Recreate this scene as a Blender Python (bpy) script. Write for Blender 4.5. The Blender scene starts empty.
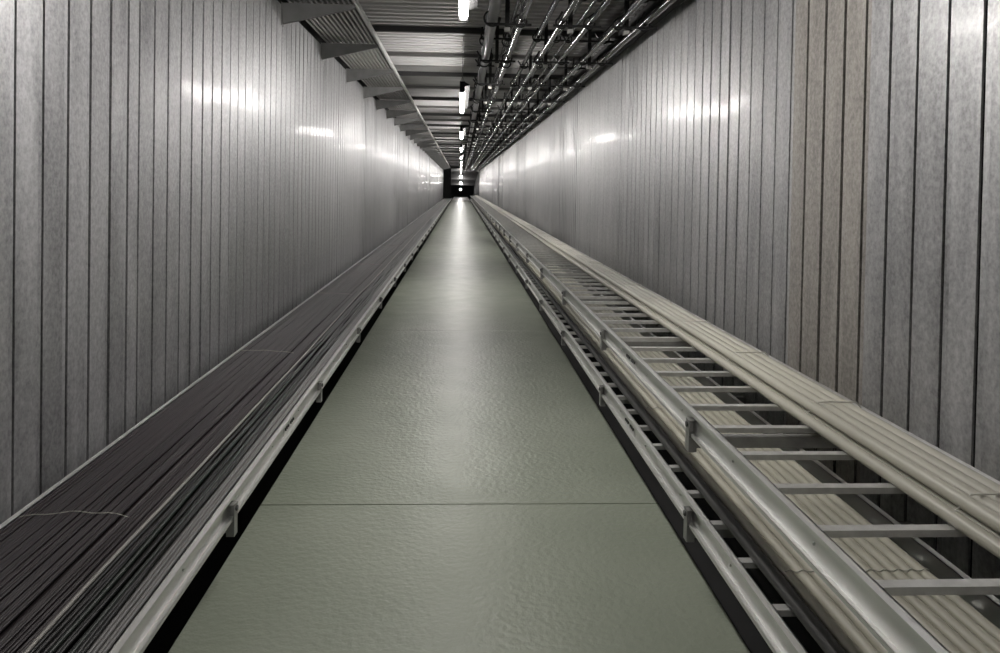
import bpy, math, random
from mathutils import Vector, Matrix, noise
random.seed(7)
S = bpy.context.scene
COL = S.collection
PI = math.pi

# ------------------------------------------------------------------ helpers
class MB:
    """collects geometry that becomes ONE mesh object"""
    def __init__(s): s.v = []; s.f = []; s.m = []; s.sm = []
    def quad(s, pts, mi=0, smooth=False):
        b = len(s.v); s.v += [tuple(p) for p in pts]; s.f.append(tuple(range(b, b+len(pts)))); s.m.append(mi); s.sm.append(smooth)
    def box(s, x0, x1, y0, y1, z0, z1, mi=0):
        b = len(s.v)
        s.v += [(x0,y0,z0),(x1,y0,z0),(x1,y1,z0),(x0,y1,z0),(x0,y0,z1),(x1,y0,z1),(x1,y1,z1),(x0,y1,z1)]
        for f in ((0,3,2,1),(4,5,6,7),(0,1,5,4),(1,2,6,5),(2,3,7,6),(3,0,4,7)):
            s.f.append(tuple(b+i for i in f)); s.m.append(mi); s.sm.append(False)
    def tube(s, pts, r, n=8, caps=True, mi=0, ref=(0,0,1)):
        pts = [Vector(p) for p in pts]; b = len(s.v); k = len(pts)
        for i, p in enumerate(pts):
            t = (pts[min(i+1,k-1)] - pts[max(i-1,0)]).normalized()
            up = Vector(ref)
            if abs(t.dot(up)) > .95: up = Vector((1,0,0))
            a = t.cross(up).normalized(); c = a.cross(t)
            for j in range(n):
                q = 2*PI*j/n
                s.v.append(tuple(p + (a*math.cos(q) + c*math.sin(q))*r))
        for i in range(k-1):
            for j in range(n):
                j2 = (j+1) % n
                s.f.append((b+i*n+j, b+i*n+j2, b+(i+1)*n+j2, b+(i+1)*n+j)); s.m.append(mi); s.sm.append(True)
        if caps:
            s.f.append(tuple(b+j for j in reversed(range(n)))); s.m.append(mi); s.sm.append(False)
            s.f.append(tuple(b+(k-1)*n+j for j in range(n))); s.m.append(mi); s.sm.append(False)
    def extrude_y(s, prof, y0, y1, mi=0, closed=True):
        """profile in xz, extruded along y"""
        b = len(s.v); n = len(prof)
        s.v += [(x,y0,z) for x,z in prof] + [(x,y1,z) for x,z in prof]
        for j in range(n if closed else n-1):
            j2 = (j+1) % n
            s.f.append((b+j, b+j2, b+n+j2, b+n+j)); s.m.append(mi); s.sm.append(False)
        if closed:
            s.f.append(tuple(b+j for j in reversed(range(n)))); s.m.append(mi); s.sm.append(False)
            s.f.append(tuple(b+n+j for j in range(n))); s.m.append(mi); s.sm.append(False)
    def torus_y(s, c, R, r, n=18, k=6, a0=0, a1=2*PI):
        """ring around the y axis"""
        pts = [(c[0]+R*math.cos(a0+(a1-a0)*i/n), c[1], c[2]+R*math.sin(a0+(a1-a0)*i/n)) for i in range(n+1)]
        s.tube(pts, r, k, caps=True, ref=(0,1,0))
    def build(s, name, mats, parent=None, origin=(0,0,0)):
        me = bpy.data.meshes.new(name)
        o3 = origin
        me.from_pydata([(v[0]-o3[0], v[1]-o3[1], v[2]-o3[2]) for v in s.v], [], s.f)
        if not isinstance(mats, (list, tuple)): mats = [mats]
        for m in mats: me.materials.append(m)
        me.polygons.foreach_set('material_index', s.m)
        me.polygons.foreach_set('use_smooth', s.sm)
        me.update()
        o = bpy.data.objects.new(name, me); COL.objects.link(o)
        if parent: o.parent = parent
        else: o.location = o3
        return o
def tag(o, label, cat, group=None, kind=None):
    o['label'] = label; o['category'] = cat
    if group: o['group'] = group
    if kind: o['kind'] = kind
    return o
def struct(o): o['kind'] = 'structure'; return o
def empty(name, loc):
    o = bpy.data.objects.new(name, None); o.empty_display_size = .05; COL.objects.link(o); o.location = loc
    return o
def copy_tree(o, kids, parent=None):
    c = o.copy(); COL.objects.link(c); c.parent = parent
    for ch in kids.get(o.name, []): copy_tree(ch, kids, c)
    return c
def kids_of(root):
    d = {}
    def rec(o):
        d[o.name] = list(o.children)
        for c in o.children: rec(c)
    rec(root); return d

# ------------------------------------------------------------------ materials
def mat(name, col, rough=.5, metal=0., bump=None, var=None, spec=.5, coat=0.):
    """var=(scale xyz, amount, detail): patchy colour of the surface itself; bump=(scale xyz, strength, distance)"""
    m = bpy.data.materials.new(name); m.use_nodes = True
    nt = m.node_tree; N = nt.nodes; L = nt.links; b = N['Principled BSDF']
    b.inputs['Base Color'].default_value = (*col, 1); b.inputs['Roughness'].default_value = rough
    b.inputs['Metallic'].default_value = metal; b.inputs['Specular IOR Level'].default_value = spec
    b.inputs['Coat Weight'].default_value = coat
    g = N.new('ShaderNodeNewGeometry')
    def noise_at(scale, detail=4):
        mp = N.new('ShaderNodeMapping'); mp.inputs['Scale'].default_value = scale
        L.new(g.outputs['Position'], mp.inputs['Vector'])
        n = N.new('ShaderNodeTexNoise'); n.inputs['Scale'].default_value = 1; n.inputs['Detail'].default_value = detail
        L.new(mp.outputs[0], n.inputs['Vector']); return n
    if var:
        n = noise_at(var[0], var[2] if len(var) > 2 else 4)
        r = N.new('ShaderNodeMapRange'); r.inputs['From Min'].default_value = .3; r.inputs['From Max'].default_value = .7
        r.inputs['To Min'].default_value = 1-var[1]; r.inputs['To Max'].default_value = 1+var[1]*.6
        L.new(n.outputs['Fac'], r.inputs['Value'])
        v = N.new('ShaderNodeVectorMath'); v.operation = 'SCALE'; v.inputs[0].default_value = col
        L.new(r.outputs[0], v.inputs['Scale']); L.new(v.outputs[0], b.inputs['Base Color'])
    if bump:
        n = noise_at(bump[0], 3)
        bn = N.new('ShaderNodeBump'); bn.inputs['Strength'].default_value = bump[1]; bn.inputs['Distance'].default_value = bump[2]
        L.new(n.outputs['Fac'], bn.inputs['Height']); L.new(bn.outputs[0], b.inputs['Normal'])
    return m

def galvanised(name, base, brown=None, seed=0., rough=.40):
    m = bpy.data.materials.new(name); m.use_nodes = True
    nt = m.node_tree; N = nt.nodes; L = nt.links; b = N['Principled BSDF']
    b.inputs['Metallic'].default_value = .66
    b.inputs['Coat Weight'].default_value = .12; b.inputs['Coat Roughness'].default_value = .13; b.inputs['Coat IOR'].default_value = 1.5
    b.inputs['Anisotropic'].default_value = .65
    tg = N.new('ShaderNodeCombineXYZ'); tg.inputs['Z'].default_value = 1; L.new(tg.outputs[0], b.inputs['Tangent'])
    g = N.new('ShaderNodeNewGeometry'); sep = N.new('ShaderNodeSeparateXYZ'); L.new(g.outputs['Position'], sep.inputs[0])
    def math_(op, a, v=None, c=None):
        n = N.new('ShaderNodeMath'); n.operation = op
        for i, q in enumerate((a, v, c)):
            if q is None: continue
            if isinstance(q, (int, float)): n.inputs[i].default_value = q
            else: L.new(q, n.inputs[i])
        return n.outputs[0]
    idx = math_('FLOOR', math_('DIVIDE', math_('ADD', sep.outputs['Y'], 40.0+seed), .2))
    wn = N.new('ShaderNodeTexWhiteNoise'); wn.noise_dimensions = '1D'; L.new(idx, wn.inputs['W'])
    def noise_(scale, detail=4, kind='n'):
        mp = N.new('ShaderNodeMapping'); mp.inputs['Scale'].default_value = scale
        cmb = N.new('ShaderNodeCombineXYZ'); L.new(wn.outputs['Value'], cmb.inputs['X'])
        sc = N.new('ShaderNodeVectorMath'); sc.operation = 'MULTIPLY_ADD'; sc.inputs[1].default_value = (7,7,7)
        L.new(cmb.outputs[0], sc.inputs[0]); L.new(g.outputs['Position'], sc.inputs[2]); L.new(sc.outputs[0], mp.inputs['Vector'])
        n = N.new('ShaderNodeTexNoise' if kind == 'n' else 'ShaderNodeTexVoronoi'); n.inputs['Scale'].default_value = 1
        if kind == 'n': n.inputs['Detail'].default_value = detail
        L.new(mp.outputs[0], n.inputs['Vector']); return n
    blot = noise_((3,9,1.3), 5).outputs['Fac']             # run marks, taller than wide
    fine = noise_((55,45,38), 5).outputs['Fac']
    spang = noise_((90,90,90), kind='v').outputs['Distance']
    t = math_('ADD', math_('MULTIPLY', math_('SUBTRACT', blot, .5), .9), math_('MULTIPLY', math_('SUBTRACT', wn.outputs['Value'], .5), .16))
    t = math_('ADD', t, math_('MULTIPLY', math_('SUBTRACT', fine, .5), 1.1))
    t = math_('ADD', t, math_('MULTIPLY', math_('SUBTRACT', spang, .45), .25))
    t = math_('ADD', t, 1.0)
    v = N.new('ShaderNodeVectorMath'); v.operation = 'SCALE'; v.inputs[0].default_value = base; L.new(t, v.inputs['Scale'])
    outc = v.outputs[0]
    if brown:
        y0, y1, bc = brown
        inside = math_('MULTIPLY', math_('GREATER_THAN', sep.outputs['Y'], y0), math_('LESS_THAN', sep.outputs['Y'], y1))
        mx = N.new('ShaderNodeMix'); mx.data_type = 'RGBA'; mx.blend_type = 'MULTIPLY'
        L.new(inside, mx.inputs['Factor']); L.new(outc, mx.inputs['A']); mx.inputs['B'].default_value = (*bc, 1)
        outc = mx.outputs['Result']
    L.new(outc, b.inputs['Base Color'])
    r = math_('ADD', math_('MULTIPLY', math_('SUBTRACT', blot, .5), .25), math_('ADD', rough-.03, math_('MULTIPLY', wn.outputs['Value'], .06)))
    if brown: r = math_('ADD', r, math_('MULTIPLY', inside, .15))
    L.new(r, b.inputs['Roughness'])
    w = noise_((2.5,5,2.2), 2).outputs['Fac']
    bn = N.new('ShaderNodeBump'); bn.inputs['Strength'].default_value = 1; bn.inputs['Distance'].default_value = .0035
    L.new(w, bn.inputs['Height'])
    bn2 = N.new('ShaderNodeBump'); bn2.inputs['Strength'].default_value = .25; bn2.inputs['Distance'].default_value = .0006
    L.new(fine, bn2.inputs['Height']); L.new(bn.outputs[0], bn2.inputs['Normal']); L.new(bn2.outputs[0], b.inputs['Normal'])
    return m

M = {}
M['wall_l'] = galvanised('galvanised_cladding', (.37,.37,.375))
M['wall_r'] = galvanised('galvanised_cladding_stained', (.37,.37,.37), brown=(3.4,4.2,(.92,.87,.80)), seed=3)
M['joint'] = mat('joint_seal', (.012,.012,.012), .8)
M['rail'] = mat('aluminium_rail', (.74,.74,.72), .38, .75, var=((9,1.2,9),.14), bump=((30,4,30),.1,.001))
M['rung'] = mat('galvanised_rung', (.62,.62,.60), .42, .6, var=((25,25,25),.12))
M['steel'] = mat('dull_steel', (.34,.34,.33), .45, .7, var=((14,14,14),.2))
M['bolt'] = mat('dark_bolt', (.08,.08,.08), .5, .5)
M['darkcable'] = mat('dark_cable_sheath', (.024,.018,.020), .45, spec=.35, var=((40,.7,40),.35))
M['blackcable'] = mat('black_cable_sheath', (.008,.008,.008), .4, spec=.35)
M['greencable'] = mat('dark_green_cable_sheath', (.012,.019,.014), .42)
M['greycable'] = mat('grey_cable_sheath', (.15,.147,.143), .42, var=((40,1,40),.15))
M['lightcable'] = mat('light_grey_cable_sheath', (.27,.26,.24), .45)
M['cream'] = mat('cream_cable_sheath', (.43,.415,.35), .38, var=((12,1.2,12),.12), bump=((10,3,10),.15,.002))
M['cream_low'] = mat('beige_cable_sheath', (.43,.415,.34), .4)
M['charcoal'] = mat('charcoal_duct', (.06,.06,.058), .5)
M['tie'] = mat('pale_tie', (.55,.54,.48), .5)
M['pipe'] = mat('black_pipe', (.008,.008,.008), .2, 0)
M['pipe_grey'] = mat('grey_pipe', (.05,.05,.05), .28, 0)
M['clamp'] = mat('black_clamp', (.012,.012,.012), .4)
M['cap'] = mat('pale_plastic_cap', (.45,.44,.42), .5)
M['frame'] = mat('black_steel', (.012,.012,.012), .5, .3)
M['roof'] = mat('roof_sheet', (.54,.53,.525), .5, .2, var=((1.2,4,1),.16))
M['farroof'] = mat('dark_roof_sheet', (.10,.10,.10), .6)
M['beam'] = mat('roof_beam', (.05,.05,.05), .5, .3)
M['rod'] = mat('roof_rail', (.22,.215,.21), .4, .6)
M['shelf'] = mat('zinc_shelf', (.42,.41,.40), .38, .7, var=((5,1,5),.14))
M['bracket'] = mat('zinc_bracket', (.24,.24,.235), .42, .6, var=((8,8,8),.14))
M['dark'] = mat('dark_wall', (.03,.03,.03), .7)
M['trench'] = mat('bare_dark_floor', (.012,.012,.012), .85)
M['litfloor'] = mat('lit_floor', (.85,.83,.82), .35)  # brightness of the far lit floor is put into this pale colour
M['house'] = mat('lamp_body', (.015,.015,.015), .9, .0, spec=.1)
M['wire'] = mat('lamp_wire', (.08,.08,.08), .5)
def emit(name, col, strength):
    m = bpy.data.materials.new(name); m.use_nodes = True; b = m.node_tree.nodes['Principled BSDF']
    b.inputs['Base Color'].default_value = (.8,.8,.8,1); b.inputs['Emission Color'].default_value = (*col,1)
    b.inputs['Emission Strength'].default_value = strength
    return m
M['tube'] = emit('fluorescent_diffuser', (1,.965,.935), 103)

M['globe'] = emit('globe_glass', (1,.965,.935), 200)
# walkway paint
def floor_mat():
    m = bpy.data.materials.new('green_floor_paint'); m.use_nodes = True
    nt = m.node_tree; N = nt.nodes; L = nt.links; b = N['Principled BSDF']
    g = N.new('ShaderNodeNewGeometry')
    def nz(scale, detail=4, dist=0):
        mp = N.new('ShaderNodeMapping'); mp.inputs['Scale'].default_value = scale
        L.new(g.outputs['Position'], mp.inputs['Vector'])
        n = N.new('ShaderNodeTexNoise'); n.inputs['Scale'].default_value = 1; n.inputs['Detail'].default_value = detail; n.inputs['Distortion'].default_value = dist
        L.new(mp.outputs[0], n.inputs['Vector']); return n.outputs['Fac']
    cr = N.new('ShaderNodeValToRGB'); e = cr.color_ramp.elements
    e[0].position = .28; e[0].color = (.215,.240,.187,1); e[1].position = .72; e[1].color = (.275,.298,.240,1)
    L.new(nz((1.1,1.1,1), 6), cr.inputs['Fac']); 
    # dust and scuffs
    cr2 = N.new('ShaderNodeValToRGB'); e = cr2.color_ramp.elements
    e[0].position = .45; e[0].color = (0,0,0,1); e[1].position = .85; e[1].color = (.0,.0,.0,1)
    L.new(nz((5,2.5,5), 4), cr2.inputs['Fac'])
    mx = N.new('ShaderNodeMix'); mx.data_type = 'RGBA'; L.new(cr2.outputs[0], mx.inputs['Factor'])
    L.new(cr.outputs[0], mx.inputs['A']); mx.inputs['B'].default_value = (.40,.41,.36,1)
    L.new(mx.outputs['Result'], b.inputs['Base Color'])
    mr = N.new('ShaderNodeMapRange'); mr.inputs['From Min'].default_value=.3; mr.inputs['From Max'].default_value=.7
    mr.inputs['To Min'].default_value=.30; mr.inputs['To Max'].default_value=.40
    L.new(nz((4,4,4), 6), mr.inputs['Value']); L.new(mr.outputs[0], b.inputs['Roughness'])
    b1 = N.new('ShaderNodeBump'); b1.inputs['Strength'].default_value = 1; b1.inputs['Distance'].default_value = .0055
    L.new(nz((32,32,32), 4), b1.inputs['Height'])
    b2 = N.new('ShaderNodeBump'); b2.inputs['Strength'].default_value = .6; b2.inputs['Distance'].default_value = .006
    L.new(nz((5,5,5), 3), b2.inputs['Height']); L.new(b2.outputs[0], b1.inputs['Normal']); L.new(b1.outputs[0], b.inputs['Normal'])
    return m
M['floor'] = floor_mat()

# ------------------------------------------------------------------ layout (metres; camera looks along +Y)
XL, XR = -1.725, 1.866
FL, FR = -.965, 1.03
YB = -4.0          # behind the camera
YE = 76.0          # end of the metal walls
YF = 118.0         # far end of the dark stretch
ZT = -.22          # bottom of the side channels
ZC = 3.6
def ysamples(y0, y1, fine=.22):
    out = [y0]; y = y0
    while y < y1:
        y += fine if y < 7 else fine*(1 + (y-7)*.12)
        out.append(min(y, y1))
    return out

# ------------------------------------------------------------------ setting
# floor: painted walkway slab with a cut joint
f = MB()
def slab(y0, y1, mi): f.box(FL, FR, y0, y1, ZT, 0, mi)
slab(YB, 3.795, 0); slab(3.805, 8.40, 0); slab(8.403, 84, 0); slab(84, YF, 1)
f.box(FL, FR, 3.795, 3.805, ZT, -.006, 2); f.box(FL, FR, 8.40, 8.403, ZT, -.004, 2)
struct(f.build('floor', [M['floor'], M['litfloor'], M['joint']]))
f = MB(); f.box(XL-.3, FL, YB, YF, ZT-.1, ZT); struct(f.build('trim_1', M['trench']))
f = MB(); f.box(FR, XR+.3, YB, YF, ZT-.1, ZT); struct(f.build('trim_2', M['trench']))

def cladding(x, side, y0, y1, z0, z1, off, name, m, narrow=None):
    """vertical strips of sheet with recessed joints; side = +1 when the room is on the +x side"""
    b = MB(); p = .2; rnd = random.Random(int(off*1000)+3)
    k = math.floor((y0-off)/p); 
    cuts = [off + q*p for q in range(k, int((y1-off)/p)+2)]
    if narrow: cuts = [q for q in cuts if q < narrow+.03] + [narrow+.133+q*p for q in range(int((y1-narrow)/p)+1)]
    for a, c in zip(cuts[:-1], cuts[1:]):
        g = .009 if a < 9 else .006
        ya, yc = a+g, c-g
        wv = .004*noise.noise(Vector((a*.9, off, 0)))
        ta = rnd.uniform(-.0012, .0012)+wv; tc = rnd.uniform(-.0012, .0012)-wv
        xa = x + side*ta; xc = x + side*tc; xr = x - side*.03
        q = [((xa,ya,z0),(xc,yc,z0),(xc,yc,z1),(xa,ya,z1))]
        for t in q: b.quad(t if side < 0 else t[::-1], 0)
        b.quad([(xc,yc,z0),(x-side*.008,yc+.001,z0),(x-side*.008,yc+.001,z1),(xc,yc,z1)], 0)
        b.quad([(x-side*.008,yc+.001,z0),(xr,yc+.001,z0),(xr,yc+.001,z1),(x-side*.008,yc+.001,z1)], 1)
        b.quad([(xr,yc+.001,z0),(xr,c+g-.001,z0),(xr,c+g-.001,z1),(xr,yc+.001,z1)], 1)
        b.quad([(xr,c+g-.001,z0),(x-side*.008,c+g-.001,z0),(x-side*.008,c+g-.001,z1),(xr,c+g-.001,z1)], 1)
        b.quad([(x-side*.008,c+g-.001,z0),(x,c+g,z0),(x,c+g,z1),(x-side*.008,c+g-.001,z1)], 0)
    # backing sheet so that the joints are shut
    b.box(min(xr, xr-side*.02), max(xr, xr-side*.02), y0, y1, z0, z1, 1)
    return struct(b.build(name, [m, M['joint']]))
cladding(XL, 1, YB, YE, ZT, 3.29, 2.945+.09, 'wall_left', M['wall_l'], 4.035)
cladding(XR, -1, YB, YE, ZT, 3.27, 2.73-.09, 'wall_right', M['wall_r'])
# dark upper walls, dark far stretch, ends
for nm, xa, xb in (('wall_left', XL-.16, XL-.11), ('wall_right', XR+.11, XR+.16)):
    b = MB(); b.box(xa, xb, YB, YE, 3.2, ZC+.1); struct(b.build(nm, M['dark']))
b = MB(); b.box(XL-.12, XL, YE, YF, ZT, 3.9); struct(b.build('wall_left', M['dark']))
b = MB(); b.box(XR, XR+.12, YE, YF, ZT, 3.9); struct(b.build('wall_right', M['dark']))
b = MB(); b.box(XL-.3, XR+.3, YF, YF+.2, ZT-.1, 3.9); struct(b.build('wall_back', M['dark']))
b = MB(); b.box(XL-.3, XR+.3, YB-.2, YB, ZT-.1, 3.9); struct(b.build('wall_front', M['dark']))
# door jamb pieces where the metal walls stop
b = MB(); b.box(XL, -.98, YE, YE+.15, 0, 3.35); struct(b.build('trim_3', M['dark']))

# ceiling: ribbed roof sheet near, smooth sheets further on
b = MB(); y = YB; pts = []
P = .19
while y < 12.8:
    pts += [(y, ZC), (y+.075, ZC), (y+.095, ZC+.04), (y+.17, ZC+.04)]
    y += P
x0, x1 = XL-.16, XR+.16
for (ya, za), (yb, zb) in zip(pts[:-1], pts[1:]):
    b.quad([(x0,ya,za),(x1,ya,za),(x1,yb,zb),(x0,yb,zb)])
yl = pts[-1][0]
while yl < YE:
    y2 = yl + 1.05
    b.quad([(x0,yl,ZC),(x1,yl,ZC),(x1,y2-.02,ZC),(x0,y2-.02,ZC)])
    b.quad([(x0,y2-.02,ZC),(x1,y2-.02,ZC),(x1,y2-.02,ZC+.02),(x0,y2-.02,ZC+.02)])
    b.quad([(x0,y2-.02,ZC+.02),(x1,y2-.02,ZC+.02),(x1,y2,ZC+.02),(x0,y2,ZC+.02)])
    b.quad([(x0,y2,ZC+.02),(x1,y2,ZC+.02),(x1,y2,ZC),(x0,y2,ZC)])
    yl = y2
b.box(x0, x1, YB, yl, ZC+.05, ZC+.1)
# beyond the metal walls the roof comes down in steps
struct(b.build('ceiling', M['roof'])); b = MB()
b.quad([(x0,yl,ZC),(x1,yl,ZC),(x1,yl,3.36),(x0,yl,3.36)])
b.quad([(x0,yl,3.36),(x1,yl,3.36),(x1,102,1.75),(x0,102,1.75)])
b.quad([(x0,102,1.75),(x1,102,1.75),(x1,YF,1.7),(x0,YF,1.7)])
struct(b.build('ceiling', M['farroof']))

# roof beams: dark channels and lighter rails take turns
pb = MB(); pb.extrude_y([(x0,-.0),(x0,-.07),(x1,-.07),(x1,0)], 0, .07)
beam = tag(pb.build('roof_beam', M['beam']), 'dark steel roof beam across the corridor, one of the row', 'beam', 'dark beams under the roof')
pr = MB(); pr.box(x0, x1, 0, .035, -.05, 0); pr.box(x0, x1, -.02, .055, -.055, -.05)
rail_ = tag(pr.build('roof_rail', M['rod']), 'slim grey steel rail across under the roof, one of the row', 'rail', 'slim rails under the roof')
y = 5.85; k = 0
while y < YE-1:
    src = beam if k % 2 == 0 else rail_
    o = src if k < 2 else src.copy()
    if k >= 2: COL.objects.link(o)
    o.location = (0, y, ZC)
    k += 1; y += 1.9

# ------------------------------------------------------------------ ladders
def rail_mesh(y0, y1, side, H=.10):
    """C-shaped side rail, flanges pointing to side; local z 0 = bottom"""
    b = MB(); w = .004; fl = .026*side
    def bx(xa, xb, za, zb): b.box(min(xa,xb), max(xa,xb), y0, y1, za, zb)
    bx(0, w*side, 0, H); bx(0, fl, H-.005, H); bx(0, fl, 0, .005); bx(fl-.003*side, fl, .005, .014); bx(fl-.003*side, fl, H-.013, H-.005)
    return b
def bolts(b, x, y, z, side, r=.006):
    pts = [(x, y, z), (x+side*.007, y, z)]
    b.tube(pts, r, 6)
def ladder(name, label, xin, xout, zb, y0, y1, nr, rung_all=True, H=.10):
    """side rails at xin / xout, rungs between"""
    base = empty(name, ((xin+xout)/2, y0, zb)); tag(base, label, 'cable ladder'); ph = 2.068 if zb > .5 else 2.01
    o3 = ((xin+xout)/2, 0, 0)
    sgn = 1 if xin > 0 else -1        # wall side
    for xx, sd, nm in ((xin, -sgn, 'walkway'), (xout, sgn, 'wall')):
        b = rail_mesh(0, y1-y0, sd, H)
        # rung fixings: a small rivet on the web at every second rung
        if nm == 'walkway':
            y = 0.15
            while y < min(45, y1-y0):
                bolts(b, sd*.004, y, H*.5, sd, .0045); y += .6
        o = b.build('side_rail', [M['rail']], base); o.location = (xx-o3[0], 0, 0)
        # splice plates
        y = 4.1 - y0 if y0 < 4 else 0
        while y < min(60, y1-y0):
            pass_b = MB(); pass_b.box(min(sd*.004, sd*.008), max(sd*.004, sd*.008), -.11, .11, .018, H-.018)
            sp = pass_b.build('splice_plate', M['rail'], base); sp.location = (xx-o3[0], y, 0)
            if nm == 'walkway' and y < 40:
                for q in (-.09,-.06,-.03,.03,.06,.09):
                    nb = MB(); bolts(nb, sd*.008, q, H*.5, sd, .008); nb.build('bolt', M['bolt'], sp)
            y += 6.0
    # rungs
    rb = MB(); x_a = xin-o3[0]; x_b = xout-o3[0]; xa, xb = min(x_a,x_b)+.004, max(x_a,x_b)-.004
    rb.box(xa, xb, -.018, .018, .017, .02); rb.box(xa, xb, -.018, -.015, 0, .017); rb.box(xa, xb, .015, .018, 0, .017)
    first = None; n = 0; y = ph
    while y - .3 > 1.0: y -= .3
    rest = MB()
    while y < y1:
        if n < nr:
            if first is None:
                first = rb.build('rung', M['rung'], base); o = first
            else:
                o = first.copy(); COL.objects.link(o); o.parent = base
            o.location = (0, y-y0, .018)
        else:
            rest.box(xa, xb, y-y0-.018, y-y0+.018, .018, .038)
        n += 1; y += .3
    if rest.v:
        o = rest.build('rung', M['rung'], base); o['kind'] = 'stuff'
    return base
L_IN, L_OUT, L_Z = -.905, -1.60, .26
R_IN, R_OUT, RL_Z, RU_Z = .955, 1.645, .26, .62
ladder('cable_ladder', 'long aluminium cable ladder by the left wall, filled with dark cables', L_IN, L_OUT, L_Z, -3.0, YE, 60)
ladder('cable_ladder', 'lower of the two aluminium cable ladders on the right, just above the floor', R_IN, R_OUT, RL_Z, -3.0, YE, 96)
ladder('cable_ladder', 'upper of the two aluminium cable ladders on the right, with bare rungs showing', R_IN, R_OUT, RU_Z, -3.0, YE, 96)

# cantilever arms with hook plates that hold the ladders
def arm_proto(xin, xw, side, label, grp):
    root = empty('cantilever_arm', (xw, 0, 0)); tag(root, label, 'bracket', grp)
    d = xin - side*.03 - xw
    b = MB(); a0, a1 = sorted((0, d))
    b.box(a0, a1, -.02, .02, -.006, -.002); b.box(a0, a1, -.022, -.018, -.045, -.002); b.box(a0, a1, .018, .022, -.045, -.002)
    b.build('arm', M['steel'], root)
    c = MB(); w = .006*side
    c.box(min(0,w), max(0,w), -.05, .05, -.14, -.0); c.build('wall_plate', M['steel'], root)
    g = MB()                       # gusset under the arm at the wall
    for yy in (-.004, .0):
        g.quad([(0,yy,-.045),(-side*.16,yy,-.045),(0,yy,-.13)])
    g.quad([(-side*.16,-.004,-.045),(-side*.16,0,-.045),(0,0,-.13),(0,-.004,-.13)])
    g.build('gusset', M['steel'], root)
    h = MB(); e = d + side*(-.0)    # hook plate over the walkway rail
    h.box(min(e, e-side*.004), max(e, e-side*.004), -.022, .022, -.062, .064)
    h.box(min(e, e+side*.028), max(e, e+side*.028), .017, .022, -.062, .060)
    h.box(min(e, e+side*.028), max(e, e+side*.028), -.022, -.017, -.062, -.005)
    h.box(min(e-side*.004, e+side*.03), max(e-side*.004, e+side*.03), -.022, .022, .060, .064)
    hk = h.build('hook_plate', M['steel'], root)
    bo = MB(); bolts(bo, e-side*.004, 0, .045, -side, .011); bo.build('bolt', M['bolt'], hk)
    return root
for xin, xw, side, z, lab, grp in (
    (L_IN, XL+.001, -1, L_Z, 'steel cantilever arm under the left cable ladder, hooked on its walkway rail', 'arms under the left ladder'),
    (R_IN, XR-.001, 1, RL_Z, 'steel cantilever arm under the lower right cable ladder', 'arms under the lower right ladder'),
    (R_IN, XR-.001, 1, RU_Z, 'steel cantilever arm under the upper right cable ladder', 'arms under the upper right ladder')):
    pr_ = arm_proto(xin, xw, side, lab, grp); kk = kids_of(pr_)
    y = (3.05 if side < 0 else 2.98)-1.87; first = True
    while y < 62:
        o = pr_ if first else copy_tree(pr_, kk)
        o.location = (xw, y, z); first = False
        y += 1.87

# ------------------------------------------------------------------ cables
def wav(seed, y, amp, f=.5):
    return amp*noise.noise(Vector((seed*3.17, y*f, seed*1.3)))
def cable(name, x, z, r, m, label, cat, grp, seed, ax=.004, az=.0015, y0=-2.5, y1=YE, n=7, f=.6, sag=None):
    b = MB(); pts = []
    for y in ysamples(y0, y1):
        dx = wav(seed, y, ax*2, f) + wav(seed+50, y, ax, f*3)
        dz = wav(seed+90, y, az*2, f)
        if sag: dx, dz = sag(y, dx, dz)
        pts.append((x+dx, y, z+dz))
    b.tube(pts, r, n)
    return tag(b.build(name, m, None, (x, y0, z)), label, cat, grp)

# left ladder: packed filling underneath, then the fine cables on top
zr = L_Z + .038
fill = MB()
x = L_OUT + .02
while x < -1.11:
    for lay in range(2):
        fill.tube([(x + lay*.012, y, zr + .013 + lay*.024) for y in (-2.5, 10, 30, YE)], .0125, 6)
    x += .0255
tag(fill.build('cable_bed', M['darkcable'], None, (-1.4, -2.5, zr)), 'packed dark cables deep in the left ladder under the fine cables', 'cables', None, 'stuff')
ztop = zr + .052 + .009
i = 0; x = L_OUT + .016
fine_g = 'fine dark cables on the left ladder'
while x < -1.232:
    r = random.choice((.0044,.005,.0054))
    cable('cable', x, ztop + random.uniform(-.001,.003) + .006*math.sin((x-L_OUT)/.37*PI), r, M['darkcable'],
          'thin dark cable lying among its like on the left ladder', 'cable', fine_g, 100+i, .0030, .0012, n=6, f=.45)
    x += r*1.9; i += 1
x = -1.205
while x < -1.122:
    cable('cable', x, ztop + .002 + random.uniform(-.001,.003), .005, M['darkcable'],
          'thin dark cable lying among its like on the left ladder', 'cable', fine_g, 200+i, .0035, .0015, n=6, f=.45)
    x += .0096; i += 1
cable('cable', -1.112, ztop+.004, .0065, M['lightcable'], 'single light grey wavy cable between the fine cables and the black ones', 'cable', None, 301, .007, .003, f=.4)
cable('cable', -1.218, ztop-.008, .0055, M['blackcable'], 'black cable sunk in the groove between the fine dark cables', 'cable', None, 302, .003, .002)
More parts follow.
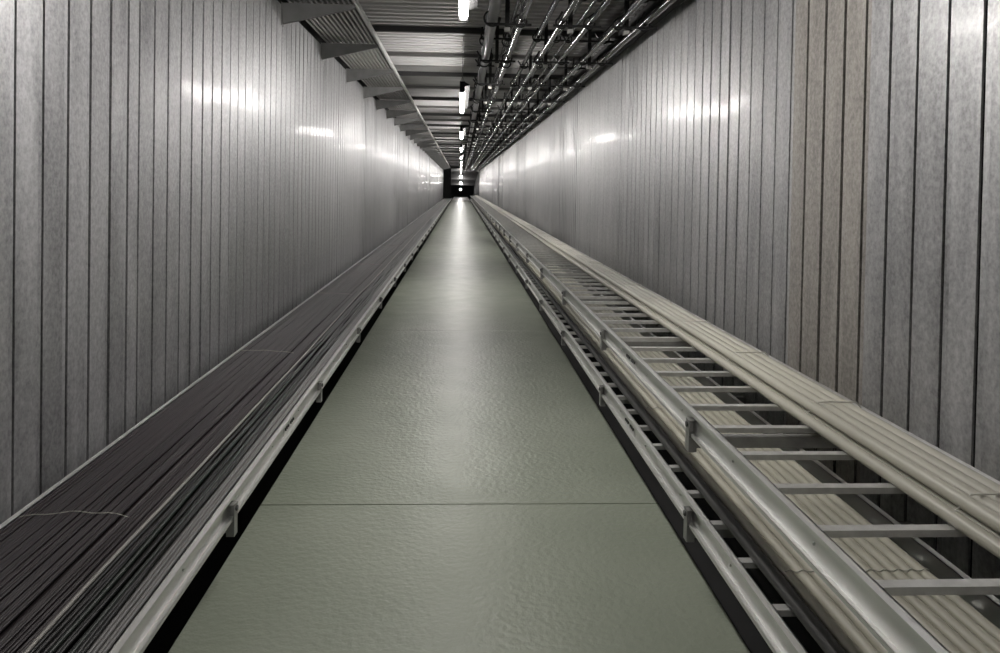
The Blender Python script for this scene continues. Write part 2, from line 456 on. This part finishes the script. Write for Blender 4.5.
# black and green cables in the hollow
for j in range(11):
    xx = -1.098 + j*.0118
    zz = zr + .03 + .022*abs(j-5.5)/5.5 + (.006 if j % 2 else 0)
    gr = j in (3, 7)
    cable('cable', xx, zz, .0075, M['greencable'] if gr else M['blackcable'],
          ('dark green cable in the hollow of the left ladder' if gr else 'loose black wavy cable in the hollow of the left ladder'),
          'cable', 'dark green cables in the hollow' if gr else 'black cables in the hollow', 320+j, .011, .006, f=.45)
hf = MB()
for j in range(6):
    hf.tube([(-1.095+j*.022, y, zr+.012) for y in (-2.5, 20, YE)], .0118, 6)
tag(hf.build('cable_bed', M['blackcable'], None, (-1.06,-2.5,zr)), 'black cables at the very bottom of the hollow in the left ladder', 'cables', None, 'stuff')
# grey cables along the walkway rail
for j in range(5):
    cable('cable', -.968 + j*.0138, zr+.041+(.003 if j % 2 else 0), .0068, M['greycable'], 'grey cable running straight along the walkway rail of the left ladder',
          'cable', 'grey cables by the left walkway rail', 340+j, .0012, .0008, n=8)
gf = MB()
for j in range(4):
    gf.tube([(-.988+j*.021, y, zr+.012) for y in (-2.5, 20, YE)], .0118, 6)
    gf.tube([(-.983+j*.021, y, zr+.028) for y in (-2.5, 20, YE)], .009, 6)
tag(gf.build('cable_bed', M['greycable'], None, (-.96,-2.5,zr)), 'grey cables underneath the grey cables by the left walkway rail', 'cables', None, 'stuff')

# string ties over the fine cables
for j, y in enumerate((2.83, 5.6, 8.6, 11.8, 15.5)):
    b = MB(); pts = []
    for q in range(15):
        t = q/14; xx = L_OUT+.008 + t*.40
        pts.append((xx, y + .03*math.sin(t*3+j) + .008*math.sin(t*17), ztop+.0075+.007*math.sin(t*PI)))
    b.tube(pts, .0016, 5)
    o = b.build('cable_tie', M['tie'], None, (-1.45, y, ztop))
    tag(o, ['pale string tie over the left cables, nearest to the camera', 'second pale string tie over the left cables',
            'third pale string tie over the left cables', 'fourth pale string tie over the left cables', 'farthest pale string tie over the left cables'][j], 'cable tie')

# lower right ladder: eleven beige cables and a charcoal one
zr2 = RL_Z + .038
for j in range(11):
    xx = 1.112 + j*.0465
    labs = 'beige cable in the row on the lower right ladder'
    cable('cable', xx, zr2+.0225, .0205, M['cream_low'], labs, 'cable', 'beige cables on the lower right ladder', 400+j, .0006, .0003, n=14)
cable('cable', 1.062, zr2+.024, .024, M['charcoal'], 'charcoal cable on the lower right ladder, beside the beige row', 'cable', None, 430, .002, .001, n=12)
# upper right ladder: cream cables in two layers against the wall side
zr3 = RU_Z + .038
def near_bend(y, dx, dz): return dx, dz
for j in range(5):
    cable('cable', 1.414 + j*.0475, zr3+.0225, .0215, M['cream'],
          ('lowest cream cable on the open side of the bundle, upper right ladder' if j == 0 else 'cream cable in the bottom layer of the upper right bundle'),
          'cable', None if j == 0 else 'bottom layer of the upper right bundle', 450+j, .003, .001, n=14, f=.35)
for j in range(4):
    cable('cable', 1.455 + j*.0495, zr3+.0625, .0228, M['cream'],
          ['cream cable at the left edge of the top layer of the bundle', 'second cream cable from the left in the top layer', 'third cream cable from the left in the top layer',
           'cream cable on top of the bundle nearest to the right wall'][j], 'cable', None, 460+j, .003, .0015, n=14, f=.35)
# ties around the cream bundle
y = 1.15; k = 0
tp = MB()
prof = [(1.405,zr3-.002),(1.405,zr3+.03),(1.432,zr3+.048),(1.452,zr3+.066),(1.468,zr3+.087),(1.50,zr3+.089),(1.60,zr3+.088),(1.625,zr3+.088),(1.645,zr3+.07),(1.645,zr3+.03)]
tp.tube([(a,0,c) for a,c in prof], .0032, 6, ref=(0,1,0))
tp.box(1.44,1.456,-.008,.008,zr3+.055,zr3+.072)
t0 = tp.build('cable_tie', M['tie'], None, (1.53,0,zr3)); tag(t0, 'pale cable tie around the cream bundle on the upper right ladder', 'cable tie', 'ties around the cream bundle')
while y < 30:
    o = t0 if k == 0 else t0.copy()
    if k: COL.objects.link(o)
    o.location = (1.53, y, zr3); k += 1; y += .93
# ties on the beige row below
tq = MB(); pr2 = []
for j in range(11):
    xx = 1.112 + j*.0465
    pr2 += [(xx-.016, zr2+.0395), (xx, zr2+.0475), (xx+.016, zr2+.0395)]
tq.tube([(a,0,c) for a,c in pr2], .0026, 5, ref=(0,1,0))
t1 = tq.build('cable_tie', M['tie'], None, (1.35,0,zr2)); tag(t1, 'pale cable tie across the beige row on the lower right ladder', 'cable tie', 'ties across the beige row')
y = 2.45; k = 0
while y < 20:
    o = t1 if k == 0 else t1.copy()
    if k: COL.objects.link(o)
    o.location = (1.35, y, zr2); k += 1; y += 1.87

# ------------------------------------------------------------------ shelf high on the left
ZS = 3.33; XS = -1.02
sh = empty('wall_shelf', (XL, -2, ZS)); tag(sh, 'long ribbed zinc shelf high along the left wall', 'shelf')
b = MB(); x = XL+.05; pts = []
n = 12; p = (XS-.03-x)/n
for q in range(n):
    xx = x+q*p; pts += [(xx,0),(xx+p*.4,0),(xx+p*.5,.045),(xx+p*.9,.045)]
pts.append((XS-.03, 0))
pts2 = pts + [(a, c+.003) for a, c in reversed(pts)]
b.extrude_y([(a-XL, c) for a, c in pts2], 0, YE-1+2)
b.build('shelf_sheet', M['shelf'], sh)
b = MB(); e = XS-XL
b.box(e-.03, e-.026, 0, YE+1, -.012, .05); b.box(e-.03, e+.0, 0, YE+1, -.012, -.008); b.box(e-.004, e, 0, YE+1, -.008, .045)
b.build('front_lip', M['rail'], sh)
br = empty('shelf_bracket', (XL, 0, ZS-.013)); tag(br, 'tapered zinc bracket holding up the ribbed shelf on the left wall', 'bracket', 'brackets under the left shelf')
w = XS-XL-.02; b = MB()
for yy, sg in ((-.0015, 1), (.0015, -1)):
    q = [(0.003,yy,0),(w,yy,0),(w,yy,-.035),(.003,yy,-.20)]
    b.quad(q if sg > 0 else q[::-1])
b.box(.003, w, 0, .04, -.003, 0)
b.quad([(w,0,-.035),(w,.03,-.035),(.003,.03,-.20),(.003,0,-.20)]); b.quad([(.003,0,-.203),(.003,.03,-.203),(w,.03,-.038),(w,0,-.038)])
b.build('bracket_plate', M['bracket'], br)
b = MB(); b.box(0, .004, -.05, .05, -.22, .0); b.build('wall_flange', M['bracket'], br)
kk = kids_of(br); y = 7.37-2.04*4; first = True
while y < YE-2:
    o = br if first else copy_tree(br, kk)
    o.location = (XL, y, ZS-.013); first = False; y += 2.04

# ------------------------------------------------------------------ pipe racks under the roof on the right
D0, DD = 6.97-2.03*3, 2.03
def hanger(x, x_a, x_b, label, grp):
    root = empty('pipe_hanger', (x, 0, ZC)); tag(root, label, 'pipe hanger', grp)
    zl = 3.055 - ZC
    b = MB(); b.box(-.02, .02, -.02, -.016, zl, 0); b.box(-.02, -.016, -.02, .02, zl, 0); b.box(.016, .02, -.02, .02, zl, 0)
    b.build('post', M['frame'], root)
    b = MB(); b.box(x_a-x, x_b-x, -.045, -.021, zl+.015, zl+.035); b.build('cross_arm', M['frame'], root)
    b = MB(); b.box(x_a-x, x_b-x, -.045, -.021, zl+.275, zl+.295); b.build('cross_arm', M['frame'], root)
    b = MB(); b.box(-.025, .025, -.028, .024, zl-.035, zl-.001); b.build('end_cap', M['cap'], root)
    return root
specs = [(.40, .20, .62, 'leftmost'), (.98, .82, 1.26, 'middle'), (1.50, 1.36, 1.78, 'wall-side')]
for x, a, c, nm in specs:
    r0 = hanger(x, a, c, 'black steel pipe hanger in the %s row under the roof, with pale end cap' % nm, '%s row of pipe hangers' % nm)
    kk = kids_of(r0); y = D0; first = True
    while y < YE-4:
        o = r0 if first else copy_tree(r0, kk)
        o.location = (x, y, ZC); first = False; y += DD
ZA = 3.092
pipes = [ # x, z above arm tier, radius, material, label
 (.27, 0, .048, 'pipe_grey', 'thick grey pipe on the lower tier nearest to the lamps'),
 (.53, 0, .032, 'pipe', 'black pipe on the lower tier, right of the leftmost hangers'),
 (.90, 0, .026, 'pipe', 'black pipe on the lower tier, left of the middle hangers'),
 (1.16, 0, .026, 'pipe', 'black pipe on the lower tier, right of the middle hangers'),
 (1.43, 0, .022, 'pipe', 'black pipe on the lower tier, left of the wall-side hangers'),
 (1.66, 0, .034, 'pipe', 'black pipe on the lower tier closest to the right wall'),
 (.27, .26, .034, 'pipe', 'black pipe on the upper tier nearest to the lamps'),
 (.54, .26, .034, 'pipe', 'black pipe on the upper tier, right of the leftmost hangers'),
 (.88, .26, .030, 'pipe', 'black pipe on the upper tier, left of the middle hangers'),
 (1.10, .26, .026, 'pipe', 'black pipe on the upper tier, right of the middle hangers'),
 (1.235, .26, .018, 'pipe', 'thin black pipe on the upper tier at the arm ends'),
 (1.66, .26, .040, 'pipe', 'black pipe on the upper tier closest to the right wall')]
for i, (x, dz, r, m, lab) in enumerate(pipes):
    z = ZA + dz + r
    root = empty('overhead_pipe', (x, -2.5, z)); tag(root, lab, 'pipe')
    b = MB(); b.tube([(wav(600+i, y, .002, .15), y+2.5, wav(650+i, y, .0012, .15)) for y in ysamples(-2.5, YE-1, .5)], r, 14)
    b.build('pipe_run', M[m], root)
    cb = MB(); R = r+.024
    cb.torus_y((0,0,-.012), R, .010, 16, 6, -PI*1.25, PI*.32); cb.box(-R*.8-.012, -R*.8+.008, -.012, .012, R*.4-.02, R+.03)
    c0 = None; y = D0-.033
    k = 0
    while y < YE-4:
        for off in ((0, .34) if (i in (0,1,6,7) and k % 2 == 0) else (0,)):
            if c0 is None: c0 = cb.build('pipe_clamp', M['clamp'], root); o = c0
            else: o = c0.copy(); COL.objects.link(o); o.parent = root
            o.location = (0, y+2.5+off, 0)
            o.rotation_euler = (0, random.choice((0, .5, -.6, .9)), 0)
        y += DD; k += 1
# shallow dark tray against the right wall top
b = MB(); b.box(XR-.075, XR-.002, -2.5, YE-1, 3.20, 3.205); b.box(XR-.078, XR-.074, -2.5, YE-1, 3.20, 3.26)
tag(b.build('wall_tray', M['frame'], None, (XR, -2.5, 3.2)), 'narrow black tray along the top of the right wall', 'tray')

# ------------------------------------------------------------------ lamps
LZ = 1.6 + 1.25; LL = 2.9
def lamp(L, label, grp, ztop, lz):
    root = empty('pendant_lamp', (0,0,lz)); tag(root, label, 'lamp', grp)
    b = MB()
    b.tube([(0,-L/2,0),(0,-L/2+.01,0)], .025, 12, ref=(0,0,1))
    # diffuser with rounded ends
    pts = []; b = MB(); n = 14
    prof = [(-L/2, .014),(-L/2+.005,.022),(-L/2+.014,.028),(-L/2+.03,.030),(L/2-.03,.030),(L/2-.014,.028),(L/2-.005,.022),(L/2,.014)]
    base = 0
    for y, r in prof:
        for j in range(n):
            q = 2*PI*j/n; b.v.append((r*math.cos(q), y, r*math.sin(q)))
    for i in range(len(prof)-1):
        for j in range(n):
            b.f.append((i*n+j, i*n+(j+1)%n, (i+1)*n+(j+1)%n, (i+1)*n+j)); b.m.append(0); b.sm.append(True)
    b.f.append(tuple(reversed(range(n)))); b.m.append(0); b.sm.append(False)
    b.f.append(tuple((len(prof)-1)*n+j for j in range(n))); b.m.append(0); b.sm.append(False)
    b.build('diffuser', M['tube'], root)
    h = MB(); h.extrude_y([(-.020,.034),(-.020,.11),(.030,.11),(.10,.074),(.10,.068)], -L/2, L/2); hs = h.build('housing', M['house'], root)
    for s in (-1, 1):
        w = MB(); w.box(-.034,.034, s*(L/2+.013)-.012, s*(L/2+.013)+.012, -.03, .112); w.build('end_cap', M['house'], root)
        w = MB(); yy = s*(L/2-.12)
        w.tube([(-.03,yy,.108),(0,yy,.20)], .003, 5); w.tube([(.03,yy,.108),(0,yy,.20)], .003, 5); w.tube([(0,yy,.20),(0,yy,ztop-lz)], .004, 5)
        w.build('hanger_wire', M['wire'], root)
    return root
l0 = lamp(LL, 'tubular pendant lamp glowing white, one of the receding row', 'row of pendant lamps', ZC, LZ)
kk = kids_of(l0); y = 4.2 - 7.2; k = 0
while y < YE-4:
    o = l0 if k == 0 else copy_tree(l0, kk)
    o.location = (0, y, LZ)
    if k == 1: o['label'] = 'tubular pendant lamp cut by the top edge, nearest to the camera'; del o['group']
    if k == 2: o['label'] = 'second nearest tubular pendant lamp, hanging on a thin wire'; del o['group']
    k += 1; y += 7.2
def globe(y, z, r, label, ztop):
    root = empty('globe_lamp', (0,y,z)); tag(root, label, 'lamp')
    b = MB(); n = 12; m_ = 8
    prof = [(r*math.sin(PI*i/m_), r*math.cos(PI*i/m_)) for i in range(1, m_)]
    for rr, zz in prof:
        for j in range(n): b.v.append((rr*math.cos(2*PI*j/n), rr*math.sin(2*PI*j/n), zz))
    for i in range(len(prof)-1):
        for j in range(n):
            b.f.append((i*n+j, (i+1)*n+j, (i+1)*n+(j+1)%n, i*n+(j+1)%n)); b.m.append(0); b.sm.append(True)
    b.f.append(tuple(range(n))); b.m.append(0); b.sm.append(True)
    b.f.append(tuple(reversed(range((len(prof)-1)*n, len(prof)*n)))); b.m.append(0); b.sm.append(True)
    b.build('globe', M['globe'], root)
    h = MB(); h.tube([(0,0,r*.93),(0,0,r+.05)], .05, 10); h.build('lamp_holder', M['house'], root)
    w_ = MB(); w_.tube([(0,0,r+.05),(0,0,ztop-z)], .008, 6); w_.build('hanger_wire', M['wire'], root)
globe(79, 2.58, .11, 'highest of the three small far lamps in the dark end', 3.16)
globe(91, 1.95, .12, 'middle one of the three small far lamps in the dark end', 2.38)
globe(103, 1.15, .12, 'lowest small lamp at the far dark end', 1.74)

# ------------------------------------------------------------------ world, camera
w = bpy.data.worlds.new('world'); S.world = w; w.use_nodes = True
w.node_tree.nodes['Background'].inputs[0].default_value = (0,0,0,1)
cam = bpy.data.cameras.new('camera'); co = bpy.data.objects.new('camera', cam); COL.objects.link(co); S.camera = co
F = 760.
cam.sensor_fit = 'HORIZONTAL'; cam.sensor_width = 36; cam.lens = F*36/1000
cam.clip_start = .05; cam.clip_end = 400
yaw = math.atan(39.5/F); pitch = math.radians(1.0); roll = math.radians(1.0)
Rm = Matrix.Rotation(-yaw, 4, 'Z') @ Matrix.Rotation(PI/2 - pitch, 4, 'X') @ Matrix.Rotation(roll, 4, 'Z')
co.matrix_world = Matrix.Translation((0,0,1.6)) @ Rm
cam.shift_y = -.1265
S.view_settings.view_transform = 'Standard'; S.view_settings.look = 'None'
S.view_settings.gamma = 1; S.view_settings.use_curve_mapping = False
S.view_settings.exposure = 0.0
import os
if os.environ.get('DBG'):
    from bpy_extras.object_utils import world_to_camera_view as wc
    bpy.context.view_layer.update()
    S.render.resolution_x = 1000; S.render.resolution_y = 653
    for n_, p_ in (('vp', (0,9000,1.6)), ('jointL', (FL,3.86,0)), ('jointR', (FR,3.86,0)), ('ceilL', (-1,10.6,3.8)), ('ceilR', (0,10.6,3.8))):
        c_ = wc(S, co, Vector(p_)); print(n_, round(c_.x*1000,1), round((1-c_.y)*653,1))
